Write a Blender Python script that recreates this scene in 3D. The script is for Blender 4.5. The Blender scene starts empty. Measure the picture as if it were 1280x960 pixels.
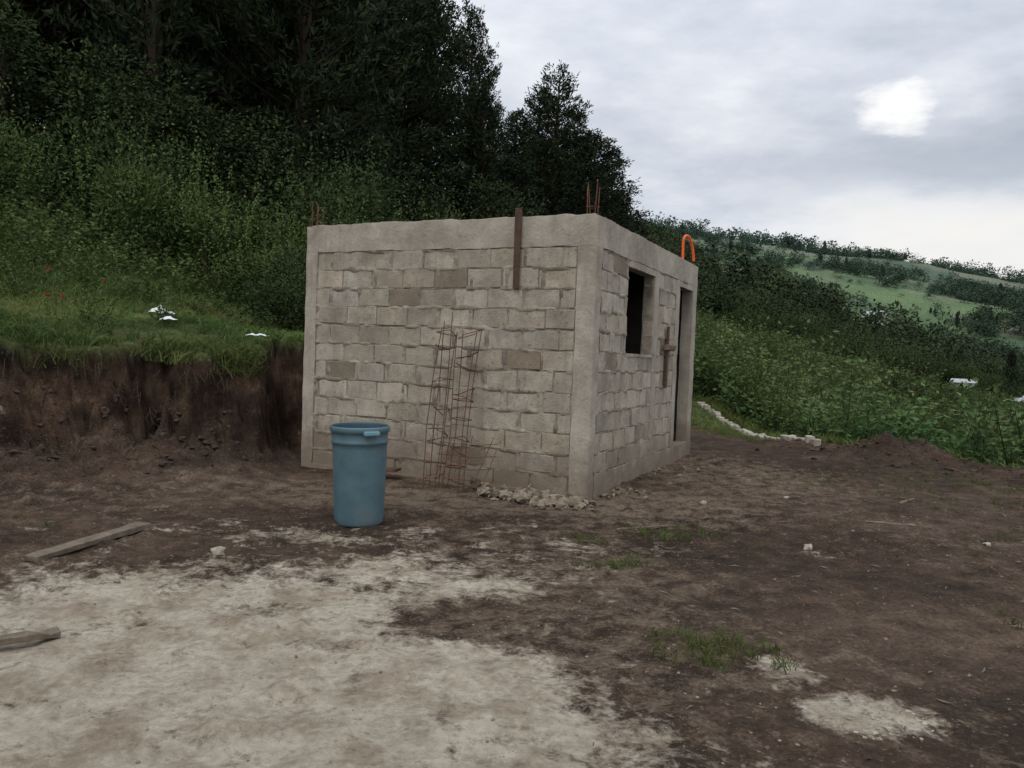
import bpy, bmesh, math, numpy as np
from mathutils import Matrix, Vector
rng=np.random.default_rng(7)
S=bpy.context.scene
S.view_settings.view_transform='Standard'; S.view_settings.look='None'; S.view_settings.exposure=0

# ---------------------------------------------------------------- noise
def vnoise(x,y,seed=0):
    xi=np.floor(x); yi=np.floor(y); fx=x-xi; fy=y-yi
    fx=fx*fx*(3-2*fx); fy=fy*fy*(3-2*fy)
    def h(a,b):
        v=np.sin(a*127.1+b*311.7+seed*74.7)*43758.5453
        return v-np.floor(v)
    return (h(xi,yi)*(1-fx)+h(xi+1,yi)*fx)*(1-fy)+(h(xi,yi+1)*(1-fx)+h(xi+1,yi+1)*fx)*fy
def fbm(x,y,seed=0,o=4):
    s=0;a=.5;t=0
    for i in range(o):
        s=s+a*vnoise(x*2**i,y*2**i,seed+i*3); t+=a; a*=.5
    return s/t-.5
def sst(a,b,x):
    t=np.clip((x-a)/(b-a),0,1); return t*t*(3-2*t)

# ---------------------------------------------------------------- terrain
PADL=np.array([(-40,-14),(-14,3.0),(-8,6.7),(-5.1,8.0),(-2.85,9.2),(-2.7,9.7),(-1.0,13.3),(-.4,13.9),(2.9,15.0),(3.6,14.2),(5.1,12.8),(6.7,10.4),(9,6.5),(16,-4),(22,-40),(-40,-40)],float)
def paddist(x,y):
    d=np.full(x.shape,1e9); ins=np.zeros(x.shape,bool); n=len(PADL)
    for i in range(n):
        ax,ay=PADL[i]; bx,by=PADL[(i+1)%n]
        ex,ey=bx-ax,by-ay
        t=np.clip(((x-ax)*ex+(y-ay)*ey)/(ex*ex+ey*ey),0,1)
        d=np.minimum(d,np.hypot(x-ax-t*ex,y-ay-t*ey))
        if ay!=by:
            c=((ay>y)!=(by>y))&(x<(bx-ax)*(y-ay)/(by-ay)+ax)
            ins^=c
    return np.where(ins,-d,d)
VY=[-5000,14,50,100,200,300,400,500,600,700,850,1500,5000]
VZ=[0,-3,-3,-6,-5,10,42,72,92,98,92,60,20]
def natural(x,y):
    yc=np.clip(y,-12,150)
    P=.14*(yc-14)-.24*(np.clip(x,-60,400)-3.4)
    P=P+.5*np.exp(-((x+2.5)**2+(y-10.2)**2)/5)
    P=P+6*np.exp(-((x-18)/20)**2-((y-150)/50)**2)
    P=P-np.clip(y-190,0,300)*.12
    P=np.maximum(P,-30)
    B=np.interp(y,VY,VZ)-.1*(np.clip(x,-100,600)-140)*sst(250,600,y)
    B=B+fbm(x/90,y/90,5,3)*12*sst(150,400,y)
    k=3.
    m=np.maximum(P,B); z=m+k*np.log(np.exp((P-m)/k)+np.exp((B-m)/k))*sst(50,120,y)+(P-m)*(1-sst(50,120,y))
    z=z+fbm(x/3,y/3,9,3)*.35*sst(0,3,np.hypot(x,y)-6)
    return z
def height(x,y,full=False):
    x=np.asarray(x,float); y=np.asarray(y,float)
    d=paddist(x,y)
    left=1-sst(-.5,3,x)
    al=x*.894+y*.447; ac=-x*.447+y*.894
    wob=(vnoise(al*2.2,y*.7,21)-.5)*.40+fbm(al*6,ac*4,22,3)*.36+fbm(al*14,ac*14,26,3)*.24
    wob=wob*(1-.6*sst(-2.9,-2.4,x))
    dd=d+wob*left
    w=.50*left+3.0*(1-left)
    k=sst(0,1,dd/w)
    t_=np.clip(dd/w,0,1)
    ledge=t_**.8+(.10*np.sin(t_*9+al*1.7)+.16*fbm(al*9,ac*22,27,3))*t_*(1-t_)*4*.5
    k=np.where(left>.5,np.clip(ledge,0,1),k)
    zin=fbm(x*.8,y*.8,1,3)*.07+fbm(x*5,y*5,2,3)*.04+fbm(x*18,y*18,3,2)*.016
    zin=zin+np.clip(fbm(x*9,y*9,7,3)-.10,0,1)*.13*sst(.35,1.2,np.abs(x-.1))*sst(-.2,.1,fbm(x*.6,y*.6,8,2))
    toe=(.16*np.exp(-np.abs(np.minimum(d,0))/.40)+.12*np.exp(-np.abs(np.minimum(d,0))/1.3))*left*(1+1.6*fbm(x*1.7,y*1.7,31,4)+1.5*fbm(x*8,y*8,37,3))
    toe=toe*sst(-2.3,-3.2,x)*1.0
    berm=(.08+.28*np.clip(fbm(x*1.1,y*1.1,33,3)+.25,0,1))*np.exp(-(d/.7)**2)*sst(4.2,5.3,x)
    berm=berm+.20*np.exp(-((x-5.7)/.85)**2-((y-11.6)/.6)**2)
    berm=berm*(1+1.6*fbm(x*4,y*4,35,4))
    z=zin*(1-k)+natural(x,y)*k+toe*(1-k)+berm
    if full: return z,d,k,left
    return z

# ---------------------------------------------------------------- mesh helpers
def add_mesh(name,V,F,mat,col=None,smooth=False,attrs=None,parent=None):
    V=np.asarray(V,np.float32); F=np.asarray(F,np.int32); n,k=F.shape
    me=bpy.data.meshes.new(name)
    me.vertices.add(len(V)); me.vertices.foreach_set('co',V.ravel())
    me.loops.add(n*k); me.loops.foreach_set('vertex_index',F.ravel())
    me.polygons.add(n); me.polygons.foreach_set('loop_start',np.arange(0,n*k,k,dtype=np.int32))
    me.polygons.foreach_set('use_smooth',np.full(n,smooth))
    me.update(calc_edges=True)
    if col is not None:
        a=me.color_attributes.new('Col','FLOAT_COLOR','POINT')
        c=np.ones((len(V),4),np.float32); c[:,:3]=col; a.data.foreach_set('color',c.ravel())
    if attrs:
        for kk,v in attrs.items():
            a=me.attributes.new(kk,'FLOAT','POINT'); a.data.foreach_set('value',np.asarray(v,np.float32))
    me.materials.append(mat)
    ob=bpy.data.objects.new(name,me); S.collection.objects.link(ob)
    if parent: ob.parent=parent
    return ob
def scatter(name,protos,pos,scale,rot,pick,mat,tint=None,smooth=False):
    Vs=[];Fs=[];Cs=[];off=0
    for pi,(V,F,C) in enumerate(protos):
        idx=np.where(pick==pi)[0]
        if len(idx)==0: continue
        c,s=np.cos(rot[idx]),np.sin(rot[idx]); sc=scale[idx]
        if sc.ndim==1: sc=np.stack([sc,sc,sc],1)
        VV=V[None]*sc[:,None,:]
        X=VV[:,:,0]*c[:,None]-VV[:,:,1]*s[:,None]; Y=VV[:,:,0]*s[:,None]+VV[:,:,1]*c[:,None]
        W=np.stack([X,Y,VV[:,:,2]],2)+pos[idx][:,None,:]
        CC=np.repeat(C[None],len(idx),0)
        if tint is not None: CC=CC*tint[idx][:,None,:]
        Vs.append(W.reshape(-1,3)); Cs.append(CC.reshape(-1,3))
        Fs.append((F[None]+(np.arange(len(idx))*len(V))[:,None,None]+off).reshape(-1,F.shape[1])); off+=len(V)*len(idx)
    return add_mesh(name,np.concatenate(Vs),np.concatenate(Fs),mat,np.concatenate(Cs),smooth)
def nrm(a): return a/np.maximum(np.linalg.norm(a,axis=-1,keepdims=True),1e-9)
def leaves(c,d,L,W,col,r):
    n=len(c); d=nrm(d); s=nrm(np.cross(d,r.normal(size=(n,3))))
    L=np.broadcast_to(L,(n,))[:,None]; W=np.broadcast_to(W,(n,))[:,None]
    up=nrm(np.cross(s,d))*L*.08
    V=np.stack([c,c+d*L*.45+s*W*.5+up,c+d*L,c+d*L*.45-s*W*.5+up],1).reshape(-1,3)
    F=np.arange(n*4).reshape(n,4); C=np.repeat(np.broadcast_to(col,(n,3)),4,0)
    return V,F,C
def tube(pts,rad,col,sides=6):
    pts=np.asarray(pts,float); n=len(pts); V=[]
    for i in range(n):
        t=pts[min(i+1,n-1)]-pts[max(i-1,0)]; t=t/np.linalg.norm(t)
        a=np.cross(t,[0,1,0.13] if abs(t[1])<.9 else [1,0,0]); a/=np.linalg.norm(a); b=np.cross(t,a)
        for j in range(sides):
            th=2*math.pi*j/sides; V.append(pts[i]+rad[i]*(math.cos(th)*a+math.sin(th)*b))
    F=[(i*sides+j,i*sides+(j+1)%sides,(i+1)*sides+(j+1)%sides,(i+1)*sides+j) for i in range(n-1) for j in range(sides)]
    return np.array(V),np.array(F),np.tile(np.array(col,float),(n*sides,1))
def join(parts):
    off=0;V=[];F=[];C=[]
    for v,f,c in parts: V.append(v);F.append(f+off);C.append(c);off+=len(v)
    return np.concatenate(V),np.concatenate(F),np.concatenate(C)

# ---------------------------------------------------------------- materials
def newmat(name):
    m=bpy.data.materials.new(name); m.use_nodes=True; nt=m.node_tree; nt.nodes.clear()
    o=nt.nodes.new('ShaderNodeOutputMaterial'); p=nt.nodes.new('ShaderNodeBsdfPrincipled')
    nt.links.new(p.outputs[0],o.inputs[0]); return m,nt,p,o
def N(nt,t,**kw):
    n=nt.nodes.new(t)
    for k,v in kw.items(): setattr(n,k,v)
    return n
def noise(nt,scale,detail=4,rough=.6,vec=None):
    n=N(nt,'ShaderNodeTexNoise'); n.inputs['Scale'].default_value=scale; n.inputs['Detail'].default_value=detail; n.inputs['Roughness'].default_value=rough
    if vec is None:
        tc=N(nt,'ShaderNodeTexCoord'); vec=tc.outputs['Object']
    nt.links.new(vec,n.inputs['Vector']); return n.outputs['Fac']
def mr(nt,v,a,b,c,d,clamp=True):
    n=N(nt,'ShaderNodeMapRange'); n.clamp=clamp
    nt.links.new(v,n.inputs[0])
    for i,x in enumerate((a,b,c,d)): n.inputs[i+1].default_value=x
    return n.outputs[0]
def mth(nt,op,a,b):
    n=N(nt,'ShaderNodeMath',operation=op)
    for i,x in enumerate((a,b)):
        if isinstance(x,(int,float)): n.inputs[i].default_value=x
        else: nt.links.new(x,n.inputs[i])
    return n.outputs[0]
def mixc(nt,f,a,b,bt='MIX'):
    n=N(nt,'ShaderNodeMix',data_type='RGBA',blend_type=bt)
    if isinstance(f,(int,float)): n.inputs[0].default_value=f
    else: nt.links.new(f,n.inputs[0])
    for i,x in ((6,a),(7,b)):
        if isinstance(x,tuple): n.inputs[i].default_value=(*x,1)
        else: nt.links.new(x,n.inputs[i])
    return n.outputs[2]
def scl(nt,c,f):
    n=N(nt,'ShaderNodeVectorMath',operation='SCALE'); 
    if isinstance(c,tuple): n.inputs[0].default_value=c
    else: nt.links.new(c,n.inputs[0])
    nt.links.new(f,n.inputs['Scale']); return n.outputs[0]
def bump(nt,p,h,dist,st=1):
    b=N(nt,'ShaderNodeBump'); b.inputs['Distance'].default_value=dist; b.inputs['Strength'].default_value=st
    nt.links.new(h,b.inputs['Height']); nt.links.new(b.outputs[0],p.inputs['Normal'])
def colattr(nt):
    a=N(nt,'ShaderNodeAttribute'); a.attribute_name='Col'; return a.outputs['Color']
def simple(name,col,var=.25,sc=8,rough=.85,bd=.004,bs=40,attr=False,spec=.3,metal=0,stain=None,pits=None,splash=False):
    m,nt,p,o=newmat(name)
    f=mr(nt,noise(nt,sc,6,.65),.3,.7,1-var,1+var)
    c=scl(nt,colattr(nt) if attr else col,f)
    if stain:
        c=mixc(nt,mr(nt,noise(nt,stain[1],6,.72),stain[2],stain[3],0,stain[4]),c,stain[0])
    if pits:
        c=mixc(nt,mr(nt,noise(nt,pits[0],4,.75),pits[1],pits[1]+.12,0,pits[2]),c,(.10,.08,.06))
    if splash:  # soil splashed on the foot of the wall, damp streaks below the slab
        tc=N(nt,'ShaderNodeTexCoord'); sp=N(nt,'ShaderNodeSeparateXYZ'); nt.links.new(tc.outputs['Object'],sp.inputs[0])
        h=mth(nt,'ADD',sp.outputs[2],mth(nt,'MULTIPLY',noise(nt,3.2,6,.7),-.9))
        c=mixc(nt,mr(nt,h,-.35,.15,.75,0),c,(.16,.118,.08))
        mp=N(nt,'ShaderNodeMapping'); mp.inputs['Scale'].default_value=(5,5,.7); nt.links.new(tc.outputs['Object'],mp.inputs[0])
        st=mr(nt,noise(nt,1.6,5,.65,mp.outputs[0]),.54,.70,0,.38)
        c=mixc(nt,st,c,(.19,.16,.125))
    nt.links.new(c,p.inputs['Base Color']); p.inputs['Roughness'].default_value=rough
    p.inputs['Specular IOR Level'].default_value=spec; p.inputs['Metallic'].default_value=metal
    if bd: bump(nt,p,noise(nt,bs,6,.7),bd)
    return m
def foliage_mat(name,tr=.25):
    m,nt,p,o=newmat(name)
    c=colattr(nt); nt.links.new(c,p.inputs['Base Color']); p.inputs['Roughness'].default_value=.8; p.inputs['Specular IOR Level'].default_value=.1
    if tr:
        t=N(nt,'ShaderNodeBsdfTranslucent'); nt.links.new(c,t.inputs[0])
        mx=N(nt,'ShaderNodeMixShader'); mx.inputs[0].default_value=tr
        nt.links.new(p.outputs[0],mx.inputs[1]); nt.links.new(t.outputs[0],mx.inputs[2]); nt.links.new(mx.outputs[0],o.inputs[0])
    return m
M_fol=foliage_mat('foliage',0); M_grass=foliage_mat('grass_blades',.22)
M_block=simple('concrete_block',(.4,.36,.3),.26,4,.95,.010,55,attr=True,stain=((.19,.157,.12),1.5,.48,.68,.62),pits=(26,.56,.7),splash=True)
M_mortar=simple('mortar',(.345,.302,.24),.36,7,.95,.014,40,stain=((.14,.115,.09),2.6,.44,.61,.75),pits=(20,.55,.7),splash=True)
M_conc=simple('cast_concrete',(.39,.350,.290),.24,2.5,.9,.010,30,stain=((.21,.175,.135),1.6,.46,.68,.65),pits=(22,.60,.55),splash=True)
M_int=simple('shade_painted_interior',(.07,.06,.05),.25,3,.95,.01,20)  # near-black colour paints the room's shade onto its inner surfaces
M_wood=simple('weathered_wood',(.16,.11,.075),.4,14,.85,.004,60)
M_woodd=simple('dark_wood',(.085,.052,.035),.35,14,.85,.004,60)
M_woodl=simple('grey_wood',(.15,.12,.09),.4,14,.85,.006,50)
M_rust=simple('rusty_steel',(.13,.062,.036),.45,30,.8,.001,200)
M_orange=simple('orange_hose',(.85,.13,.03),.1,10,.45,0)
M_barrel=simple('blue_plastic',(.076,.138,.164),.18,6,.45,.001,90,spec=.4,stain=((.17,.17,.15),3.5,.5,.76,.6))
M_barrel2=simple('blue_plastic_inside',(.025,.06,.085),.15,6,.6,0)
M_lbl=simple('light_blue_handle',(.16,.30,.36),.1,10,.5,0)
M_stone=simple('stones',(.3,.27,.23),.25,25,.95,.006,60,attr=True)
M_bag=simple('white_plastic_bag',(.72,.74,.74),.08,10,.5,.004,30)

# ground material
mg,nt,p,o=newmat('ground_soil')
base=colattr(nt)
big=noise(nt,1.1,5,.6); mid=noise(nt,5.5,6,.65); fine=noise(nt,38,6,.75)
f=mth(nt,'MULTIPLY',mth(nt,'MULTIPLY',mr(nt,big,.3,.7,.58,1.36),mr(nt,mid,.3,.7,.52,1.48)),mr(nt,fine,.3,.7,.50,1.5))
soil=scl(nt,base,f)
def fattr(n):
    a=N(nt,'ShaderNodeAttribute'); a.attribute_name=n; return a.outputs['Fac']
lime=fattr('lime'); dry=fattr('dry'); near=fattr('near')
dn=mth(nt,'ADD',dry,mth(nt,'ADD',mr(nt,mid,.3,.7,-.35,.35),mr(nt,fine,.3,.7,-.2,.2)))
soil=mixc(nt,mr(nt,dn,.38,.85,0,.8),soil,scl(nt,(.205,.160,.115),mr(nt,fine,.3,.7,.65,1.35)))
crumb=mth(nt,'MULTIPLY',mr(nt,noise(nt,48,3,.6),.645,.68,0,.7),near)
soil=mixc(nt,crumb,soil,(.27,.225,.175))
dark=mth(nt,'MULTIPLY',mr(nt,noise(nt,30,4,.65),.60,.66,0,.6),near)
soil=mixc(nt,dark,soil,(.035,.024,.018))
ln=mth(nt,'ADD',lime,mth(nt,'ADD',mr(nt,noise(nt,2.0,6,.68),.28,.72,-.45,.45),mth(nt,'ADD',mr(nt,noise(nt,11,6,.7),.3,.7,-.28,.28),mr(nt,noise(nt,60,4,.7),.3,.7,-.12,.12))))
limec=mixc(nt,mr(nt,noise(nt,3.1,5,.7),.42,.62,0,1),(.54,.480,.385),(.35,.29,.215))
limec=scl(nt,limec,mr(nt,noise(nt,22,6,.75),.3,.7,.68,1.2))
stone_n=mr(nt,noise(nt,6,6,.75),.56,.70,0,.75)
limec=mixc(nt,stone_n,limec,(.18,.14,.10))
limec=mixc(nt,mr(nt,noise(nt,34,4,.7),.62,.68,0,.55),limec,(.13,.10,.075))
c=mixc(nt,mr(nt,ln,.38,.78,0,1),soil,limec)
nt.links.new(c,p.inputs['Base Color']); p.inputs['Roughness'].default_value=.95; p.inputs['Specular IOR Level'].default_value=.12
hh=mth(nt,'ADD',mth(nt,'MULTIPLY',mid,.5),mth(nt,'MULTIPLY',fine,.35))
bump(nt,p,hh,.08,1.)

# ---------------------------------------------------------------- ground sheet
rr=[.25,.6,1.0,1.4,1.8]
while rr[-1]<17: rr.append(rr[-1]+(.034 if rr[-1]<7 or rr[-1]>11 else .025))
while rr[-1]<3000: rr.append(rr[-1]*1.021)
rr=np.array(rr)
az=np.concatenate([np.arange(-44,44,.2),np.arange(44,316,2.)])
az=np.radians(az); na=len(az); nr=len(rr)
R,A=np.meshgrid(rr,az,indexing='ij')
X=(R*np.sin(A)).ravel(); Y=(R*np.cos(A)).ravel()
Z,D,K,LFT=height(X,Y,True)
far=sst(60,110,np.hypot(X,Y))
col=np.tile(np.array([.060,.040,.028]),(len(X),1))
lightd=sst(-.15,.28,fbm(X*.5,Y*.5,41,3))[:,None]
col=col*(1-lightd)+np.array([.108,.076,.054])*lightd
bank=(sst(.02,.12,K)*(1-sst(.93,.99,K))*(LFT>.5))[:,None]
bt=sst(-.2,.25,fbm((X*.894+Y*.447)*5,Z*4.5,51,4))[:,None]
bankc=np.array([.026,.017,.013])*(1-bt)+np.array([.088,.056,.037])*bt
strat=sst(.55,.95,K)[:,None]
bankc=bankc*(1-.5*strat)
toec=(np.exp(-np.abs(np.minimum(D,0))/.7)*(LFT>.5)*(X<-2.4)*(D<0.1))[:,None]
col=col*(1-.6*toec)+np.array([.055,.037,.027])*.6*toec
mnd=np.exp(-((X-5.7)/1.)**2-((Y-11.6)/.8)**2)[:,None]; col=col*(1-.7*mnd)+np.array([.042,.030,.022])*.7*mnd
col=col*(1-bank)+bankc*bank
g=sst(.9,1.0,K)*(LFT>.5)+sst(.35,.7,K+fbm(X,Y,61,3)*.5)*(LFT<=.5); g=np.clip(g,0,1)[:,None]
gt=sst(-.3,.3,fbm(X*.7,Y*.7,71,4))[:,None]
gc=np.array([.06,.078,.026])*(1-gt)+np.array([.09,.112,.038])*gt
col=col*(1-g)+gc*g
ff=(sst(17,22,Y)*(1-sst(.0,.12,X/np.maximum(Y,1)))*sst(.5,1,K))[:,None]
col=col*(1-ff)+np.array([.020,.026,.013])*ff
u=X*.9+Y*.25+fbm(X/60,Y/60,81,2)*60; v=Y+.1*X+fbm(X/80,Y/80,82,2)*60
CS=27.
ci=np.floor(u/60+.37*np.floor(v/CS)); cj=np.floor(v/CS)
def hs(a,b,s):
    q=np.sin(a*12.9898+b*78.233+s)*43758.5453; return q-np.floor(q)
pal=np.array([[.065,.110,.040],[.10,.155,.055],[.050,.085,.037],[.125,.150,.070],[.080,.13,.048],[.045,.072,.034],[.135,.135,.08]])
fc=pal[(hs(ci,cj,1.)*6.99).astype(int)]
fc=fc*(1+.7*fbm(X/10,Y/10,83,4)[:,None])
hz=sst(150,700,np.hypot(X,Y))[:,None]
fc=fc*(1-.35*hz)+np.array([.13,.17,.17])*.35*hz  # aerial haze painted into the far field colours
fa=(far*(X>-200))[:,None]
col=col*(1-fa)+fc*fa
def blob(cx,cy,rx,ry,soft):
    return 1-sst(1-soft,1+soft,np.sqrt(((X-cx)/rx)**2+((Y-cy)/ry)**2))
lime=np.maximum.reduce([blob(-1.6,3.1,1.9,1.95,.3),blob(-.7,2.6,1.1,1.9,.3),blob(-3.0,2.6,2.2,1.7,.3),blob(-.6,4.6,.9,.85,.5)*.85])
hole=blob(-.02,4.0,.60,.30,.6)
lime=np.clip(lime-.85*hole,0,1)
lime=lime*(.98-.25*sst(3.6,5.0,Y))
sp=np.maximum.reduce([blob(1.47,3.08,.27,.23,.6)*.78,blob(1.28,3.5,.15,.24,.7)*.58,blob(2.35,5.75,.24,.12,.6)*.6,blob(.40,2.7,.5,.9,.8)*.46,blob(.35,5.3,.35,1.,.8)*.40,blob(-1.0,5.7,2.2,.5,.7)*.38])
lime=np.maximum(lime,sp)
dry=np.maximum.reduce([blob(.2,4.6,1.4,3.0,.8)*.55,blob(1.2,7.4,1.6,1.1,.7)*.66,blob(-.7,7.4,2.6,.9,.7)*.66,blob(2.6,9.6,1.6,2.4,.7)*.58,blob(-3.6,6.7,1.6,.8,.8)*.4,blob(1.3,3.2,1.3,1.2,.8)*.35,blob(3.5,6.5,1.6,1.8,.8)*.3])
dry=dry*(K<.3)
nearf=(1-sst(8,13,np.hypot(X,Y)))*(K<.2)
F=np.empty(((nr-1)*na,4),np.int32)
i=np.arange(nr-1)[:,None]*na; j=np.arange(na)[None]; j2=(j+1)%na
F[:,0]=(i+j).ravel();F[:,1]=(i+j2).ravel();F[:,2]=(i+na+j2).ravel();F[:,3]=(i+na+j).ravel()
F=F[:,::-1]
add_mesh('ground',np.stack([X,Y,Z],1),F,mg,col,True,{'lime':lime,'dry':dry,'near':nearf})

# ---------------------------------------------------------------- house
TH=math.atan2(-.428,.904)
house=bpy.data.objects.new('concrete_block_house',None); S.collection.objects.link(house)
house.location=(-2.40,9.10,0); house.rotation_euler=(0,0,TH)
hr=np.random.default_rng(3)
def H2W(u,v,z=0):
    c,s=math.cos(TH),math.sin(TH); return np.array([-2.40+u*c-v*s,9.10+u*s+v*c,z])
LU,LV=3.5,4.38; T=.14
def boxes(name,bl,mat,cols=None,parent=house,bev=0,jit=0,sub=0):
    V=[];F=[];C=[]
    q=[(0,3,2,1),(4,5,6,7),(0,1,5,4),(1,2,6,5),(2,3,7,6),(3,0,4,7)]
    for k,(x0,x1,y0,y1,z0,z1) in enumerate(bl):
        b=np.array([(x0,y0,z0),(x1,y0,z0),(x1,y1,z0),(x0,y1,z0),(x0,y0,z1),(x1,y0,z1),(x1,y1,z1),(x0,y1,z1)],float)
        if jit: b+=hr.normal(size=b.shape)*jit
        F+= [tuple(8*k+a for a in f) for f in q]; V.append(b)
        C.append(np.tile(cols[k] if cols is not None else (1,1,1),(8,1)))
    ob=add_mesh(name,np.concatenate(V),F,mat,np.concatenate(C),parent=parent)
    if bev:
        m=ob.modifiers.new('b','BEVEL'); m.width=bev; m.segments=2; m.limit_method='NONE'
    return ob
CH,BT=.2042,2.45
def wall(tag,a0,a1,ops,mapf,z0=.0,zt=BT,smear=False):
    bl=[];cl=[];J=.015
    nz=int(round((zt-z0)/CH)); ch=(zt-z0)/nz
    for k in range(nz):
        zb=z0+k*ch+J/2+hr.normal()*.002; ztp=z0+(k+1)*ch-J/2
        a=a0-(.2 if k%2 else 0)+hr.normal()*.025
        while a<a1:
            s,e=max(a,a0)+J/2,min(a+.4,a1)-J/2
            a+=.4
            if e-s<.03: continue
            pcs=[(s,e,zb,ztp)]
            for (oa,ob_,oz,ot) in ops:
                nx=[]
                for (s_,e_,b_,t_) in pcs:
                    if e_<=oa or s_>=ob_ or t_<=oz or b_>=ot: nx.append((s_,e_,b_,t_)); continue
                    if s_<oa-.03: nx.append((s_,oa-.002,b_,t_))
                    if e_>ob_+.03: nx.append((ob_+.002,e_,b_,t_))
                    if t_>ot+.03: nx.append((max(s_,oa),min(e_,ob_),ot+.004,t_))
                    if b_<oz-.03: nx.append((max(s_,oa),min(e_,ob_),b_,oz-.004))
                pcs=nx
            for (s_,e_,b_,t_) in pcs:
                o=hr.normal()*.0025; sh=hr.normal()*.005
                bl.append((s_+sh,e_+sh,o,-T+.004,b_+hr.normal()*.003,t_+hr.normal()*.003))
                t=hr.normal()*.075+1; w=hr.normal()*.015
                c=np.array([.388,.345,.280])*t*np.array([1+w,1,1-w*1.4])
                rr_=hr.random()
                if rr_<.05: c=c*np.array([.60,.55,.50])
                elif rr_<.18: c=c*np.array([.83,.82,.80])
                elif rr_>.89: c=c*1.16
                cl.append(c)
    boxes(tag+'_blocks',[mapf(b) for b in bl],M_block,cl,bev=.007,jit=.0035)
    xs=sorted(set([a0,a1]+[q for o_ in ops for q in o_[:2]])); core=[]
    for s,e in zip(xs[:-1],xs[1:]):
        cuts=[(o_[2],o_[3]) for o_ in ops if o_[0]<=s+1e-6 and o_[1]>=e-1e-6]
        if cuts:
            oz,ot=cuts[0]; 
            if oz>z0+.01: core.append((s,e,-.010,-T+.012,z0,oz))
            if ot<zt-.01: core.append((s,e,-.010,-T+.012,ot,zt))
        else: core.append((s,e,-.010,-T+.012,z0,zt))
    boxes(tag+'_mortar_core',[mapf(b) for b in core],M_mortar)
    if smear:   # uneven hand-laid mortar: squeezed out of joints here and there
        st=.014; ga=np.arange(a0,a1+st/2,st); gz=np.arange(z0,zt+st/2,st)
        GA,GZ=np.meshgrid(ga,gz); fz=(GZ-z0)/ch; kk=np.floor(fz)
        dz=np.abs(fz-np.round(fz))*ch
        par=np.where(kk%2==1,.2,0.); fa_=(GA-a0+par)/.4; da=np.abs(fa_-np.round(fa_))*.4
        dj=np.minimum(dz,da); nearj=np.exp(-(dj/.034)**2)
        nn=fbm(GA*7,GZ*9,int(a1*10),4); n2_=fbm(GA*2.2,GZ*2.2,int(a1*10)+4,3)
        dep=-.020+nearj*(.018+.060*np.clip(nn+.45*n2_+.04,-.25,.5))+.060*np.clip(fbm(GA*3.2,GZ*4,77,4)+.6*n2_-.16,0,.4)
        dep=np.clip(dep,-.03,.012)
        P=[mapf((a_,a_,d_,d_,z_,z_)) for a_,d_,z_ in zip(GA.ravel(),dep.ravel(),GZ.ravel())]
        V=np.array([(q[0],q[2],q[4]) for q in P]); w_=len(ga)
        F=[]
        for i in range(len(gz)-1):
            for j in range(w_-1):
                am,zm=ga[j]+st/2,gz[i]+st/2
                if any(o_[0]-.012<am<o_[1]+.012 and o_[2]-.012<zm<o_[3]+.012 for o_ in ops): continue
                F.append((i*w_+j,i*w_+j+1,(i+1)*w_+j+1,(i+1)*w_+j))
        add_mesh(tag+'_mortar_joints',V,np.array(F),M_mortar,None,True,parent=house)
def srt(a,b): return (min(a,b),max(a,b))
mf_front=lambda b:(b[0],b[1],*srt(-b[2],-b[3]),b[4],b[5])
mf_side=lambda b:(*srt(LU+b[2],LU+b[3]),b[0],b[1],b[4],b[5])
mf_back=lambda b:(b[0],b[1],*srt(LV+b[2],LV+b[3]),b[4],b[5])
mf_left=lambda b:(*srt(-b[2],-b[3]),b[0],b[1],b[4],b[5])
WIN=(1.05,2.11,1.43,2.37); DOOR=(3.36,4.14,.22,2.37)
wall('front_wall',.15,LU-.19,[],mf_front,smear=True)
wall('side_wall',.16,4.14,[WIN,DOOR],mf_side,z0=.22,smear=True)
wall('back_wall',.15,LU-.15,[],mf_back,smear=True)
wall('left_wall',.15,LV-.15,[],mf_left,smear=True)
e=.006
def rough(ob,cell=.06,amp=.006):
    me=ob.data; bm=bmesh.new(); bm.from_mesh(me)
    for _ in range(7):
        es=[e_ for e_ in bm.edges if e_.calc_length()>cell*1.5]
        if not es: break
        bmesh.ops.subdivide_edges(bm,edges=es,cuts=1,use_grid_fill=True)
    bm.to_mesh(me); bm.free()
    co=np.empty(len(me.vertices)*3,np.float32); me.vertices.foreach_get('co',co); co=co.reshape(-1,3)
    k=co.copy()
    n1=fbm(k[:,0]*6+k[:,2]*5,k[:,1]*6+k[:,2]*3.3,91,4); n2=fbm(k[:,0]*6-k[:,2]*4+9,k[:,1]*6+k[:,2]*6,92,4); n3=fbm(k[:,0]*7+5,k[:,1]*7,93,4)
    co[:,0]+=n1*amp*2.4; co[:,1]+=n2*amp*2.4; co[:,2]+=n3*amp*3*(co[:,2]>.05)
    me.vertices.foreach_set('co',co.ravel()); me.update()
rough(boxes('corner_column_front_right',[(LU-.19,LU+e,-e,.16,-.05,BT)],M_conc),amp=.007)
rough(boxes('corner_column_front_left',[(-e,.15,-e,.15,-.05,BT)],M_conc),amp=.007)
rough(boxes('corner_column_back_right',[(LU-.15,LU+e,4.14,LV+e,-.05,BT)],M_conc))
rough(boxes('corner_column_back_left',[(-e,.15,LV-.15,LV+e,-.05,BT)],M_conc))
rough(boxes('jamb_column_window',[(LU-T,LU+e,2.115,2.30,.222,BT-.002)],M_conc))
rough(boxes('jamb_column_door',[(LU-T,LU+e+.001,3.17,3.355,.222,BT-.002)],M_conc))
rough(boxes('window_lintel',[(LU-T+.002,LU+e-.002,1.0,2.112,2.372,BT-.002)],M_conc),amp=.004)
rough(boxes('door_lintel',[(LU-T+.002,LU+e-.002,3.357,4.138,2.372,BT-.002)],M_conc),amp=.004)
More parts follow.
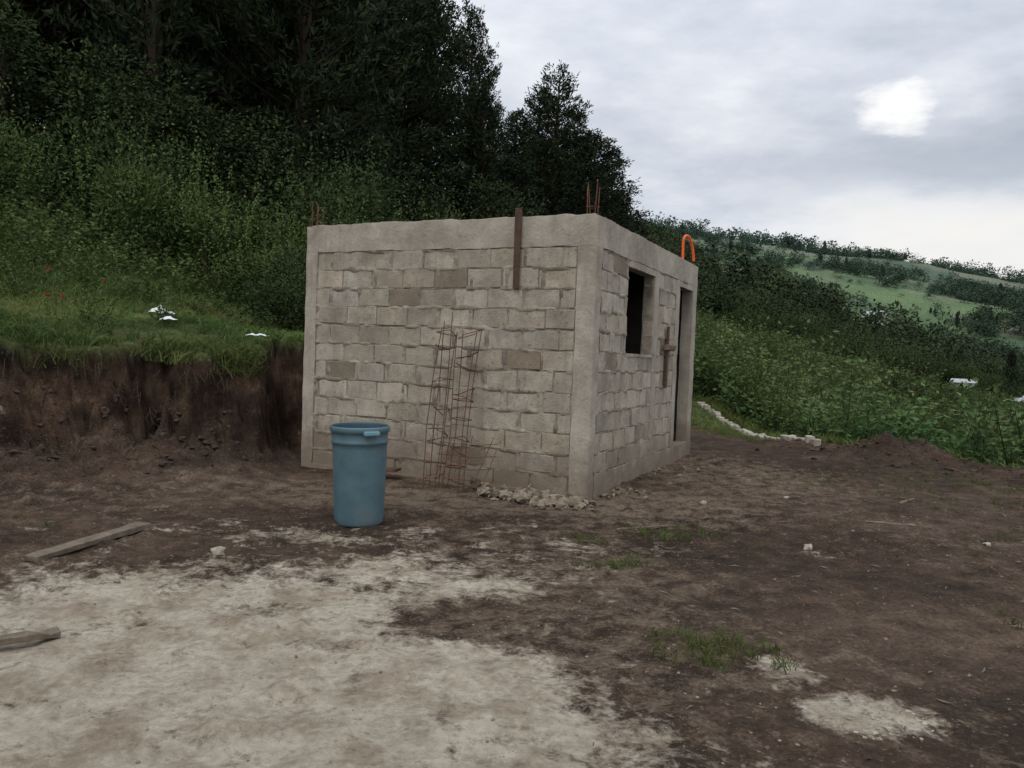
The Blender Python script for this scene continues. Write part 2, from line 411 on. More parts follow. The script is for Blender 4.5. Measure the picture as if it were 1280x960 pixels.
rough(boxes('window_sill',[(LU-T-.002,LU+.010,1.04,2.112,1.40,1.43)],M_conc),amp=.003)
rough(boxes('footing_beam_side',[(LU-T,LU+.016,.162,LV,-.06,.215)],M_conc),amp=.009)
rough(boxes('footing_front',[(0.152,LU-.192,-.02,.10,-.08,.04)],M_conc),amp=.012)
b2=.006
for nm,bx in (('ring_beam_front',(-b2,LU+b2,-b2,T,BT+.002,2.745)),('ring_beam_side',(LU-T,LU+b2,T+.002,LV+b2,BT+.002,2.745)),
          ('ring_beam_left',(-b2,T,T+.002,LV+b2,BT+.002,2.745)),('ring_beam_back',(T+.002,LU-T-.002,LV-T,LV+b2,BT+.002,2.745))):
    rough(boxes(nm,[bx],M_conc),amp=.008)
rough(boxes('roof_slab',[(.03,LU-.03,.03,LV-.03,2.70,2.762)],M_conc),amp=.014)
boxes('floor_slab',[(.16,LU-.16,.16,LV-.16,.0,.06)],M_int)  # floor slab, its colour darkened to stand for indoor shade
boxes('added_dark_lining',[(.145,.155,.16,LV-.16,.062,2.69),(.157,LU-.16,LV-.155,LV-.145,.062,2.69),(.157,LU-.16,.145,.155,.062,2.69),(.157,LU-.16,.157,LV-.157,2.68,2.69)],M_int)  # added panels hiding the blocks, coloured dark in place of room shade
boxes('form_board',[(LU-.865,LU-.79,-.05,-.028,2.03,2.83)],M_woodd,bev=.004,jit=.005)
boxes('clamp_board',[(LU+.02,LU+.045,2.66,2.75,1.02,1.80)],M_woodd,bev=.004,jit=.004)
boxes('clamp_crosspiece',[(LU+.047,LU+.085,2.50,2.95,1.50,1.57)],M_wood,bev=.004,jit=.004)
def rebar(name,lines,r=.006,parent=house,mat=None):
    parts=[tube(l,[r]*len(l),(1,1,1),5) for l in lines]
    V,F,C=join(parts); return add_mesh(name,V,F,mat or M_rust,C,True,parent=parent)
L=[]
for (cu,cv,hh_) in ((.07,.07,.24),(LU-.09,.08,.30)):
    for a in (-.04,.04):
        for b in (-.04,.04):
            q=hr.normal(size=3)*.02
            L.append([(cu+a,cv+b,2.6),(cu+a,cv+b,2.78),(cu+a+q[0],cv+b+q[1],2.77+hh_*(.7+.35*hr.random()))])
    z=2.83; L.append([(cu-.05,cv-.05,z),(cu+.05,cv-.05,z),(cu+.05,cv+.05,z+.01),(cu-.05,cv+.05,z),(cu-.05,cv-.05,z)])
rebar('rebar_stubs',L,.0055)
rebar('roof_rebar',[[(1.4,1.2,2.79),(1.9,1.5,2.85),(2.3,1.3,2.98)],[(1.3,.6,2.78),(2.0,.9,2.84),(2.4,.9,2.80)],[(2.2,1.2,2.8),(2.3,1.3,2.98),(2.45,1.2,2.8)]],.008)
pts=[(LU-.08,3.78,2.76),(LU-.08,3.76,2.95),(LU-.075,3.72,3.07),(LU-.05,3.80,3.125),(LU-.02,3.92,3.10),(LU+.0,4.02,2.97),(LU+.01,4.06,2.79)]
cu=bpy.data.curves.new('orange_conduit','CURVE'); cu.dimensions='3D'; cu.bevel_depth=.018; cu.bevel_resolution=3
sp_=cu.splines.new('NURBS'); sp_.points.add(len(pts)-1)
for k,q in enumerate(pts): sp_.points[k].co=(*q,1)
sp_.use_endpoint_u=True; sp_.order_u=4; cu.materials.append(M_orange)
oc=bpy.data.objects.new('orange_conduit',cu); S.collection.objects.link(oc); oc.parent=house

def cage(name,u0,w,dp,h,lean,n,sk=0.):
    L=[]
    P=lambda a,b,z:H2W(u0+a+sk*z,-.12-b-lean*(1-z/h),z)
    for a in (0,w):
        for b in (0,dp):
            a2,a3=a+hr.normal()*.018,a+hr.normal()*.035
            L.append([P(a+hr.normal()*.02,b,.0),P(a2,b,h*.35),P((a2+a3)/2+hr.normal()*.01,b,h*.7),P(a3,b,h*(1+.05*hr.normal()))])
    for k in range(n):
        z=h*(k+.4)/n+hr.normal()*.035
        q=[P(-.010,-.008,z),P(w+.012,-.008,z+.030*hr.normal()),P(w+.008,dp+.008,z+.02*hr.normal()),P(-.008,dp+.008,z+.03*hr.normal()),P(-.012,-.008,z)]
        L.append(q)
    return rebar(name,L,.0048,None)
cage('rebar_cage',1.88,.14,.12,1.66,.12,9,.02)
cage('rebar_cage',2.10,.16,.11,1.62,.10,10,.040)
L=[]
for k in range(6):
    a=k*.11; L.append([H2W(2.0+a,-.42,.02),H2W(2.05+a+.05*hr.normal(),-.2,.35+.28*hr.random())])
for z in (.1,.22,.34,.46): L.append([H2W(1.98,-.38+.3*z,z),H2W(2.38,-.37+.3*z,z+.03*hr.normal()),H2W(2.64,-.38+.3*z,z+.03)])
rebar('wire_mesh_panel',L,.004,None)

# ---------------------------------------------------------------- barrel
def barrel():
    prof=[(.0,.012),(.165,.012),(.182,.0),(.188,.02),(.192,.06),(.2,.25),(.207,.45),(.212,.60),(.214,.64),(.221,.645),(.222,.66),(.216,.668),(.218,.70),(.219,.725),(.229,.732),(.234,.745),(.234,.768),(.228,.778),(.220,.776),(.213,.76),(.205,.6),(.185,.05),(.0,.045)]
    n=64; V=[];F=[]
    for (r,z) in prof:
        for k in range(n):
            t=2*math.pi*k/n; rr_=r
            if .05<z<.62 and r>.19 : rr_=r-.0028*(1 if (k//4)%2 else 0)
            V.append((rr_*math.cos(t),rr_*math.sin(t),z))
    for i in range(len(prof)-1):
        for k in range(n): F.append((i*n+k,i*n+(k+1)%n,(i+1)*n+(k+1)%n,(i+1)*n+k))
    par=bpy.data.objects.new('plastic_barrel',None); S.collection.objects.link(par)
    ob=add_mesh('barrel_body',V,F,M_barrel,None,True,parent=par)
    ob.data.materials.append(M_barrel2)
    mi=np.zeros(len(F),np.int32); mi[18*n:]=1; ob.data.polygons.foreach_set('material_index',mi)
    for nm,ang in (('handle_1',-58),('handle_2',122)):
        t=math.radians(ang); bm=bmesh.new()
        bmesh.ops.create_cube(bm,size=1,matrix=Matrix.Rotation(t,4,'Z')@Matrix.Translation((.243,0,.735))@Matrix.Diagonal((.045,.125,.035,1)))
        bmesh.ops.bevel(bm,geom=bm.edges[:],offset=.008,segments=3,affect='EDGES')
        me=bpy.data.meshes.new(nm); bm.to_mesh(me); bm.free(); me.materials.append(M_lbl)
        h=bpy.data.objects.new(nm,me); S.collection.objects.link(h); h.parent=par
    x,y=-1.17,6.2; par.location=(x,y,float(height([x],[y])[0])-.015); par.rotation_euler=(0.01,math.radians(-.8),0)
barrel()

# ---------------------------------------------------------------- planks
def plank(name,a,b,w,h,mat,za=0,zb=0):
    a=np.array(a);b=np.array(b); L_=np.linalg.norm(b-a)
    bm=bmesh.new(); bmesh.ops.create_cube(bm,size=1,matrix=Matrix.Diagonal((L_,w,h,1)))
    bmesh.ops.subdivide_edges(bm,edges=[e_ for e_ in bm.edges if e_.calc_length()>L_*.9],cuts=8,use_grid_fill=True)
    for v_ in bm.verts: v_.co+=Vector(hr.normal(size=3)*.003)
    bmesh.ops.bevel(bm,geom=[e_ for e_ in bm.edges if e_.calc_face_angle(0)>1],offset=.003,segments=1,affect='EDGES')
    me=bpy.data.meshes.new(name); bm.to_mesh(me); bm.free(); me.materials.append(mat)
    o_=bpy.data.objects.new(name,me); S.collection.objects.link(o_)
    z1=float(height([a[0]],[a[1]])[0])+h/2+za; z2=float(height([b[0]],[b[1]])[0])+h/2+zb
    o_.location=((a[0]+b[0])/2,(a[1]+b[1])/2,(z1+z2)/2)
    o_.rotation_euler=(0,-math.asin((z2-z1)/L_),math.atan2(b[1]-a[1],b[0]-a[0]))
plank('wooden_plank',(-2.88,4.74),(-2.62,5.68),.10,.035,M_woodl,.01,.01)
plank('wooden_plank',(-2.35,3.37),(-2.06,3.62),.06,.03,M_woodl,.01,.005)
a=H2W(1.0,-.35); b=H2W(1.5,-.25)
plank('wooden_board',a[:2],b[:2],.16,.03,M_woodd,.05,.09)
plank('wooden_stick',(.9,6.4),(1.35,6.55),.025,.02,M_woodl)
plank('wooden_stick',(3.6,6.9),(3.2,7.0),.03,.02,M_woodl)
plank('wooden_stick',(4.3,8.3),(4.0,8.0),.03,.02,M_wood)

# ---------------------------------------------------------------- stones
def rock(r,sub=1,flat=.7):
    bm=bmesh.new(); bmesh.ops.create_icosphere(bm,subdivisions=sub,radius=1)
    V=np.array([v.co[:] for v in bm.verts]); F=np.array([[v.index for v in f.verts] for f in bm.faces]); bm.free()
    for _ in range(9):
        d=r.normal(size=3); d/=np.linalg.norm(d); t=.35+.4*r.random(); s=V@d
        V=V-np.outer(np.clip(s-t,0,9),d)
    V=V*(1+.12*r.normal(size=(len(V),1)))
    V*= [1,.6+.4*r.random(),flat*(.7+.5*r.random())]
    return V,F,np.ones((len(V),3))
rp=[rock(hr,2) for _ in range(8)]
def put_rocks(name,x,y,s,tint,sink=.3,extra=None):
    z=height(x,y)+s*(.6-sink)*.8+(extra if extra is not None else 0)
    return scatter(name,rp,np.stack([x,y,z],1),s,hr.random(len(x))*6.28,hr.integers(0,8,len(x)),M_stone,tint)
n=5200
q=hr.random(n)**.7; y=1.9+q*10; x=(hr.random(n)-.38)*2*(y*.8)
d=paddist(x,y); ok=(d<-.1)&~((np.abs(x-.1)<4)&(y>9.3)&(x<2.6)); x=x[ok];y=y[ok];n=len(x)
s=.003+.010*hr.random(n)**3.5; s[hr.random(n)<.006]*=2.2
inl=(((x+1.2)/2.6)**2+((y-3)/2.2)**2<1)[:,None]
base=np.array([.09,.065,.047]); lt=hr.random(n)[:,None]
tint=np.where((lt>.9)|inl,np.array([.30,.25,.19]),np.where(lt>.6,np.array([.20,.16,.12]),base))*(.6+.6*hr.random(n)[:,None])
put_rocks('gravel',x,y,s,tint,sink=.5)
n=1100
t=hr.random(n); seg=np.array([(-7.5,6.6),(-5.1,7.7),(-3.0,8.8)]); k=(t*2).astype(int); f=t*2-k
x=seg[k,0]*(1-f)+seg[k+1,0]*f; y=seg[k,1]*(1-f)+seg[k+1,1]*f
o_=np.abs(hr.normal(size=n))*.55-.45; x=x+.447*o_+.1*hr.normal(size=n); y=y-.894*o_+.1*hr.normal(size=n)
s=.010+.06*hr.random(n)**5; tint=np.array([.056,.038,.028])*(.6+.7*hr.random((n,1)))
put_rocks('soil_clods',x,y,s,tint,sink=.65)
n=700; t=hr.random(n); x=5.0+t*2.6; y=12.7-t*4.6*.85; x=x+hr.normal(size=n)*.4-.3; y=y+hr.normal(size=n)*.4
put_rocks('soil_clods',x,y,.012+.06*hr.random(n)**4,np.array([.055,.038,.028])*(.7+.6*hr.random((n,1))),sink=.6)
# loose rubble and mortar crumbs, heaped toward the corner
n=900; cl_=hr.integers(0,5,n); cu_=np.array([3.3,3.05,2.72,2.95,3.45])[cl_]; cv_=np.array([-.16,-.32,-.14,-.10,-.30])[cl_]
u_=cu_+.16*hr.normal(size=n); v_=np.minimum(cv_-.10*np.abs(hr.normal(size=n))+.06*hr.normal(size=n),-.03)
ok=(u_<3.9)&(u_>1.9); u_=u_[ok];v_=v_[ok];n=len(u_)
w=np.array([H2W(a_,b_) for a_,b_ in zip(u_,v_)]); s=.006+.075*hr.random(n)**5
put_rocks('rubble_pile',w[:,0],w[:,1],s,np.array([.24,.195,.145])*(.35+.95*hr.random((n,1))),extra=.09*np.exp(v_*5)*hr.random(n))
n=110; u_=3.56+.45*hr.random(n)**1.6; v_=np.where(hr.random(n)<.5,.3+.5*hr.random(n),1.9+.9*hr.random(n)); w=np.array([H2W(a_,b_) for a_,b_ in zip(u_,v_)]); s=.008+.04*hr.random(n)**3.
put_rocks('rubble_pile',w[:,0],w[:,1],s,np.array([.23,.185,.14])*(.4+.8*hr.random((n,1))))
n=420; th=hr.random(n)*6.28; rad=.24*np.sqrt(hr.random(n)); w0=H2W(1.30,-.66)
x=w0[0]+rad*np.cos(th); y=w0[1]+.7*rad*np.sin(th)
put_rocks('gravel_pile',x,y,.010+.016*hr.random(n),np.array([.42,.37,.30])*(.7+.4*hr.random((n,1))),extra=.17*(1-rad/.25)*hr.random(n)**.5)
n=110; th=hr.random(n)*6.28; rad=.24*hr.random(n)**.6; x=1.47+rad*np.cos(th); y=3.05+.8*rad*np.sin(th)
put_rocks('cement_lumps',x,y,.004+.016*hr.random(n)**3,np.array([.42,.37,.29])*(.7+.4*hr.random((n,1))),sink=.75)
x=np.array([-1.86,1.02,-2.2,2.28,1.9,2.9,3.8]); y=np.array([5.05,2.62,3.3,5.9,7.6,8.2,6.2])
put_rocks('loose_stones',x,y,np.array([.06,.030,.025,.05,.04,.04,.04]),np.tile([.34,.30,.24],(7,1)),sink=.45)
n=26; t=np.linspace(0,1,n); ex_=5.05-.66*t+hr.normal(size=n)*.015; ey_=13.0+5.3*t
bl=[]
for k in range(n):
    zz=float(height([ex_[k]],[ey_[k]])[0]); a_=.075+.02*hr.random()
    bl.append((ex_[k]-a_*.8,ex_[k]+a_*.8,ey_[k]-.095,ey_[k]+.09,zz-.08,zz+.07+.03*hr.random()))
boxes('stone_edging',bl,M_stone,[np.array([.40,.37,.31])*(.7+.4*hr.random()) for _ in bl],parent=None,bev=.018,jit=.014)
n=480; y=2.5+hr.random(n)*8; x=.3+hr.random(n)*y*.75; d=paddist(x,y); ok=(d<-.2)&~((x<2.7)&(y>6.6)); x=x[ok];y=y[ok];n=len(x)
V,F,C=leaves(np.stack([x,y,height(x,y)+.010],1),np.stack([hr.normal(size=n),hr.normal(size=n),.06*hr.normal(size=n)],1),.02+.08*hr.random(n)**2,.008+.010*hr.random(n),np.array([.28,.23,.17])*(.35+.75*hr.random((n,1))),hr)
add_mesh('wood_chips',V,F,M_grass,C)
def crumple(name,x,y,sx,sy,sz,seed):
    n=26; g=np.linspace(-1,1,n); gx,gy=np.meshgrid(g,g); r_=np.hypot(gx,gy)
    zz=(fbm(gx*2.2,gy*2.2,seed,4)+.45)*np.clip(1.1-r_,0,1)*sz*1.6
    px=x+gx*sx*(1+.5*fbm(gx*2,gy*2,seed+5,2)); py=y+gy*sy*(1+.6*fbm(gx*2,gy*2,seed+6,2))
    V=np.stack([px.ravel(),py.ravel(),float(height([x],[y])[0])+zz.ravel()+.09],1)
    F=[(i*n+j,i*n+j+1,(i+1)*n+j+1,(i+1)*n+j) for i in range(n-1) for j in range(n-1) if math.hypot(g[i],g[j])<.9+.2*math.sin(7*math.atan2(g[i],g[j]+.01)+seed)]
    add_mesh(name,V,F,M_bag,None,False)
crumple('plastic_bag',-4.72,10.55,.20,.14,.10,4)
crumple('plastic_bag',-4.45,10.2,.13,.08,.05,8)
crumple('plastic_bag',-3.25,10.0,.16,.10,.05,12)

# ---------------------------------------------------------------- vegetation prototypes
def grass_proto(r,n=14,h=.28,sp=.10,w=.010,c0=(.100,.145,.038),c1=(.160,.195,.062)):
    b=np.zeros((n,3)); b[:,:2]=r.normal(size=(n,2))*sp
    d=np.stack([r.normal(size=n)*.5,r.normal(size=n)*.5,np.ones(n)],1); d=nrm(d)
    L_=h*(.4+.8*r.random(n))[:,None]; s=nrm(np.cross(d,r.normal(size=(n,3))))*w
    m=b+d*L_*.6; t=b+d*L_+np.stack([d[:,0],d[:,1],-.3*np.ones(n)],1)*L_*.35
    V=np.concatenate([np.stack([b-s,b+s,m+s*.8,m-s*.8],1),np.stack([m-s*.8,m+s*.8,t+s*.1,t-s*.1],1)]).reshape(-1,3)
    F=np.arange(n*8).reshape(-1,4)
    k=r.random((n,1)); c=np.array(c0)*(1-k)+np.array(c1)*k
    dry_=r.random((n,1))<.10; c=np.where(dry_,np.array([.20,.17,.09]),c)
    C=np.repeat(np.concatenate([c*.85,c]),4,0); return V,F,C
def weed_proto(r,h=.8,stems=5,lv=11,leaf=.13,c0=(.055,.10,.03),c1=(.10,.155,.05),spread=.5):
    parts=[]
    for s in range(stems):
        d=nrm(np.array([r.normal()*spread*.6,r.normal()*spread*.6,1.])); b=np.array([r.normal()*.08*h,r.normal()*.08*h,0]); hh=h*(.6+.45*r.random())
        bend=np.array([r.normal(),r.normal(),0])*.12*h
        t=np.linspace(.12,1,lv)[:,None]; c=b+d*hh*t+bend*t*t
        dirs=np.stack([r.normal(size=lv),r.normal(size=lv),.35+.3*r.normal(size=lv)],1)
        k=r.random((lv,1))*.6+.4*t; col=np.array(c0)*(1-k)+np.array(c1)*k
        parts.append(leaves(c,dirs,leaf*(1.25-.6*t[:,0])*(.8+.4*r.random(lv)),leaf*.36,col,r))
        parts.append(tube([b,b+d*hh*.5+bend*.25,b+d*hh+bend],[.008*h,.006*h,.002*h],(.06,.08,.03),3))
    return join(parts)
def shrub_proto(r,R=1.,H=1.8,n=3400,leaf=.085,c0=(.028,.048,.015),c1=(.092,.138,.042)):
    parts=[];nl=9+int(r.random()*5)
    cen=[];rad=[]
    for k in range(nl):
        a=r.random()*6.28; q=R*.75*math.sqrt(r.random()); z=H*(.2+.65*r.random()*(1-.4*q/R)); cen.append((q*math.cos(a),q*math.sin(a),z)); rad.append(R*(.25+.25*r.random()))
        parts.append(tube([(0,0,-.2),(cen[-1][0]*.5,cen[-1][1]*.5,z*.6),(cen[-1][0],cen[-1][1],z)],[.03,.02,.006],(.05,.04,.03),3))
    cen=np.array(cen);rad=np.array(rad)
    k=r.integers(0,nl,n); d=nrm(r.normal(size=(n,3))); rr_=rad[k]*(.45+.75*r.random(n)**.6)
    c=cen[k]+d*rr_[:,None]*[1,1,1.15]; c[:,2]=np.maximum(c[:,2],.0)
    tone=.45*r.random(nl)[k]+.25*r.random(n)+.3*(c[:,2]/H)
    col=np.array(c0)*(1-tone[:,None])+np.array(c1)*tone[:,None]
    parts.append(leaves(c,d*.8+r.normal(size=(n,3))*.5+[0,0,.3],leaf*(.6+.8*r.random(n)),leaf*.45,col,r))
    for s in range(22):
        a=r.random()*6.28; q=R*.8*math.sqrt(r.random()); m=20; t=np.linspace(0,1,m)[:,None]
        b=np.array([q*math.cos(a),q*math.sin(a),H*.55]); e_=np.array([b[0]*1.3,b[1]*1.3,H*(.95+.45*r.random())])
        parts.append(leaves(b+(e_-b)*t,r.normal(size=(m,3))+[0,0,.6],leaf*(1.1-.5*t[:,0]),leaf*.4,np.array(c1)*(.7+.4*r.random((m,1))),r))
    return join(parts)
def pine_proto(r,H=14,R=2.4,base=.15,dens=1.,droop=0.,leaf=.24,c0=(.009,.015,.008),c1=(.034,.050,.022),rep=6,asp=.30,pw=1.8):
    parts=[]; lean=r.normal(size=2)*.25
    tp=[(lean[0]*t*t,lean[1]*t*t,H*t-.5*(t==0)) for t in (0,.15,.35,.55,.75,.9,1)]
    parts.append(tube(tp,[.22*H/14*q for q in (1.2,.95,.8,.6,.4,.2,.05)],(.045,.033,.025),7))
    z=base*H; cs=[];ds=[];tn=[]
    lobe=r.random(8)
    while z<H*.985:
        f=(z/H-base)/(1-base); env=R*(1-f**pw)**.85*(.6+.4*min(1,f*4+.3))*(.75+.5*lobe[int(f*7.99)])
        env+= .22
        nb=4+int(r.random()*3); a0=r.random()*6.28
        for k in range(nb):
            a=a0+k*6.28/nb+r.normal()*.3; L_=env*(.45+.75*r.random())
            up=.25+.5*f-droop+r.normal()*.14; dirv=np.array([math.cos(a),math.sin(a),up]); dirv/=np.linalg.norm(dirv)
            p0=np.array([lean[0]*(z/H)**2,lean[1]*(z/H)**2,z]); p1=p0+dirv*L_+np.array([0,0,.10*L_])
            if L_>1: parts.append(tube([p0,(p0+p1)/2-[0,0,.05*L_],p1],[.035,.025,.008],(.04,.03,.022),3))
            m=max(5,int(L_*8*dens)); t=(.25+.78*r.random(m)**.7)
            wv=np.cross(dirv,[0,0,1]); side=r.normal(size=m)*.17*L_*(1.15-t)
            c=p0+(p1-p0)*t[:,None]+wv*side[:,None]*1.3+r.normal(size=(m,3))*[.12,.12,.10]
            tone=.5*r.random()
            c=np.repeat(c,rep,0)+r.normal(size=(m*rep,3))*leaf*.35
            cs.append(c); dd=dirv*.6+r.normal(size=(m*rep,3))*.6+[0,0,.35-droop]; ds.append(dd)
            tn.append(np.clip(tone+.3*np.repeat(t,rep)+.25*r.random(m*rep),0,1))
        z+=.30*H/14*(1.1+.5*r.random())
    c=np.concatenate(cs);d=np.concatenate(ds);t=np.concatenate(tn)[:,None]; n=len(c)
    col=np.array(c0)*(1-t)+np.array(c1)*t
    parts.append(leaves(c,d,leaf*(.6+.7*r.random(n)),leaf*asp,col,r))
    return join(parts)
def broad_proto(r,H=5,R=1.8,n=8000,leaf=.12,c0=(.016,.027,.011),c1=(.058,.082,.030),nl=26,trunk=True):
    parts=[tube([(0,0,-.5),(.1,.05,H*.3),(.0,.1,H*.6)],[.12*H/6,.09*H/6,.04*H/6],(.05,.04,.03),6)] if trunk else []
    a=r.random(nl)*6.28; zz=.25+.72*r.random(nl); pr=np.sqrt(np.clip(1-((zz-.52)/.52)**2,0.02,1)); q=R*pr*(.35+.55*r.random(nl))
    cen=np.stack([q*np.cos(a),q*np.sin(a),zz*H],1); rad=R*(.2+.22*r.random(nl))
    if trunk:
        for k in range(0,nl,2): parts.append(tube([(0,0,H*.25),cen[k]*[.5,.5,.8],cen[k]],[.05,.03,.008],(.05,.04,.03),3))
    k=r.integers(0,nl,n); d=nrm(r.normal(size=(n,3))); c=cen[k]+d*(rad[k]*(.5+.65*r.random(n)**.5))[:,None]
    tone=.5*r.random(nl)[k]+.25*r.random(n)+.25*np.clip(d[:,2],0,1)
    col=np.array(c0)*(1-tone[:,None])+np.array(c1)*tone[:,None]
    parts.append(leaves(c,d+r.normal(size=(n,3))*.7,leaf*(.6+.8*r.random(n)),leaf*.55,col,r))
    return join(parts)
r=np.random.default_rng(11)
def link_tree(name,mesh,x,y,s,rot,sz=None):
    o_=bpy.data.objects.new(name,mesh); S.collection.objects.link(o_)
    o_.location=(x,y,float(height([x],[y])[0])-.1); o_.rotation_euler=(r.normal()*.02,r.normal()*.02,rot); o_.scale=(s,s,sz or s)
    return o_
def protomesh(name,p):
    V,F,C=p; ob=add_mesh(name,V,F,M_fol,C); me=ob.data; bpy.data.objects.remove(ob); return me
pines=[protomesh('pine_mesh',pine_proto(r,14,2.7+.5*r.random(),.08,1.2,pw=1.5+r.random())) for _ in range(4)]
cyp=[protomesh('cedar_mesh',pine_proto(r,12,2.4,.05,1.3,droop=.3,c0=(.009,.015,.009),c1=(.030,.044,.022))) for _ in range(2)]
broads=[protomesh('broad_mesh',broad_proto(r)) for _ in range(3)]
shr=[protomesh('shrub_mesh',shrub_proto(r)) for _ in range(4)]
shrd=[protomesh('shrub_dark_mesh',shrub_proto(r,1.2,2.2,4000,.10,(.018,.030,.010),(.052,.075,.027))) for _ in range(3)]

for (x,y,Ht,me,H0,w) in [(-4.1,36,14.4,pines[0],14,.9),(-5.4,33,16.5,pines[1],14,1.05),(-2.6,38,13.0,pines[2],14,.66),(-2.1,43,11.6,pines[3],14,.70),(-5.8,42,18,pines[3],14,1.1),
      (1.75,42,12.0,pines[1],14,.98),(.6,44,11.0,pines[3],14,.95),(2.9,44.5,10.4,pines[0],14,.9),(4.1,42,9.7,cyp[0],12,1.05),(5.0,43.5,9.1,cyp[1],12,1.0),(2.9,40,8.2,cyp[1],12,1.),(5.6,45,6.8,cyp[0],12,.85),
      (.9,38,7.6,pines[2],14,.95),(-.6,39,8.6,pines[0],14,.95),(6.4,50,5.6,pines[2],14,.7),(7.8,55,5.2,pines[3],14,.7),(-1.6,35,9.,pines[1],14,.8),(.2,33,6.,cyp[0],12,.9),(2.2,36,6,cyp[1],12,.9),(3.9,38,6,pines[3],14,.9)]:
    link_tree('pine_tree' if me in pines else 'cedar_tree',me,x,y,w,r.random()*6.28,Ht/H0)
pts=[]
for k in range(4000):
    y=20+r.random()*26; x=-.13*y-2.4-r.random()*(.70*y+2)
    if y<24 and x>-6: continue
    if all((x-a_)**2+(y-b_)**2>(2.9+.03*y)**2 for a_,b_ in pts): pts.append((x,y))
    if len(pts)>64: break
for (x,y) in pts:
    link_tree('pine_tree',pines[r.integers(4)],x,y,1.05+.35*r.random(),r.random()*6.28,(.95+.5*r.random()))
for (x,y,h_,w) in [(-1.0,29,4.3,1.05),(-3.2,27,3.6,1.0),(.9,31,3.6,1.),(2.6,33,3.8,1.),(-5.2,24,4.0,1.1),(-7.4,20.5,3.8,1.1),(4.2,35,3.7,1.),(-9.5,19,4.2,1.1),(-12,18.4,4.4,1.2),(5.8,38,3.4,.95),(-1.9,25,2.8,1.),(7.4,42,3.4,1.0),(1.8,27,2.4,.9),(-4.6,20.5,3.2,1.)]:
    link_tree('broadleaf_tree',broads[r.integers(3)],x,y,w,r.random()*6.28,h_/5)
for (x,y,s,b) in [(-4.6,13.6,.9,1),(-5.6,14.3,1.1,1),(-6.6,14.6,1.2,1),(-7.6,15.2,1.15,1),(-5.0,15.6,1.2,1),(-8.8,15.6,.9,0),(-9.9,15.2,1.0,1),(-10.8,15.9,1.2,1),(-3.7,14.6,1.0,1),(-2.9,15.4,1.1,1),(-3.9,16.6,1.2,0),(-2.2,16.8,1.2,1),(-1.2,17.2,1.15,1),(-.3,17.6,1.1,0),(.6,18.4,1.1,1),(-3.2,13.0,.8,0),(-3.4,11.9,.62,0),(-8.2,17.2,1.3,0),(-6.,17,1.3,0),(-9.8,17.2,1.3,0),(-12.6,16.6,1.3,0),(-11.6,15.8,1.,1),(1.6,20,1.1,0),(2.6,22,1.1,1),(-1.,20,1.4,0),(-2.9,20,1.4,0),(.9,23,1.3,0),(-4.3,18.2,1.3,0),(-13.,14.8,1.,1),(3.8,25,1.1,0),(-7.2,16.2,1.1,0),(5.0,27,1.0,1)]:
    me=shr[r.integers(4)] if b else shrd[r.integers(3)]
    link_tree('shrub',me,x,y,s,r.random()*6.28,s*(.8+.3*r.random()))
for k in range(60):
    y=50+38*r.random(); t=.23+.48*r.random()
    if t>.50 and y<72: continue
    link_tree('shrub',shrd[r.integers(3)] if r.random()<.8 else shr[r.integers(4)],t*y,y,1.2+1.1*r.random(),r.random()*6.28,.7+.6*r.random())

gp=[grass_proto(r) for _ in range(6)]
n=60000
x=-16+17.5*r.random(n); y=6.5+12.5*r.random(n); z,d,kk,lf=height(x,y,True)
dn=.5+1.5*fbm(x*.9,y*.9,101,3)
ok=(kk>.97)&(r.random(n)<dn)&(x<.2)&(np.abs(x)/y<.85); x,y,z,d=x[ok],y[ok],z[ok],d[ok]; n=len(x)
sc=(.35+.5*r.random(n)+.9*np.clip(fbm(x*.8,y*.8,102,3),-.3,.5))*(.75+.05*np.clip(d,0,6))
tn=np.ones((n,3))*(.75+.5*r.random((n,1)))*(1+1.3*fbm(x*.7,y*.7,103,3)[:,None]); tn[:,0]*=1+1.0*np.clip(fbm(x*.5,y*.5,104,3),-.2,.4)
scatter('grass',gp,np.stack([x,y,z-.02],1),np.maximum(sc,.2),r.random(n)*6.28,r.integers(0,6,n),M_grass,tn)
n=6500; t=r.random(n); segs=np.array([(-9.5,6.0),(-8,6.7),(-5.1,8.0),(-2.85,9.2)]); k=(t*3).astype(int); f=t*3-k
x=segs[k,0]*(1-f)+segs[k+1,0]*f-.35*.447; y=segs[k,1]*(1-f)+segs[k+1,1]*f+.35*.894
o_=r.normal(size=n)*.2; x-=o_*.447; y+=o_*.894; z,d,kk,lf=height(x,y,True); ok=(kk>.84)&(r.random(n)<.5+2.2*fbm(x*2.5,y*2.5,106,2)); x,y,z=x[ok],y[ok],z[ok];n=len(x)
scatter('grass_fringe',gp,np.stack([x,y,z-.05],1),.22+.55*r.random(n)**2,r.random(n)*6.28,r.integers(0,6,n),M_grass,np.ones((n,3))*(.5+.5*r.random((n,1))))
n=260; t=r.random(n); k=(t*3).astype(int); f=t*3-k
x=segs[k,0]*(1-f)+segs[k+1,0]*f-.30*.447; y=segs[k,1]*(1-f)+segs[k+1,1]*f+.30*.894; z=height(x,y); parts=[]
for q in range(n):
    l_=.1+.35*r.random()**2; ox,oy=.447,-.894; w_=r.normal(size=2)*.05
    parts.append(tube([(x[q],y[q],z[q]-.02),(x[q]+ox*.10,y[q]+oy*.10,z[q]-.05),(x[q]+ox*.2+w_[0],y[q]+oy*.2,z[q]-l_*.6),(x[q]+ox*.22+w_[1],y[q]+oy*.22,z[q]-l_)],[.005,.004,.003,.001],(.07,.055,.035),3))
V,F,C=join(parts); add_mesh('hanging_roots',V,F,M_grass,C)
wp=[weed_proto(r,.6,6,10,.09,(.050,.085,.026),(.12,.16,.052)) for _ in range(5)]
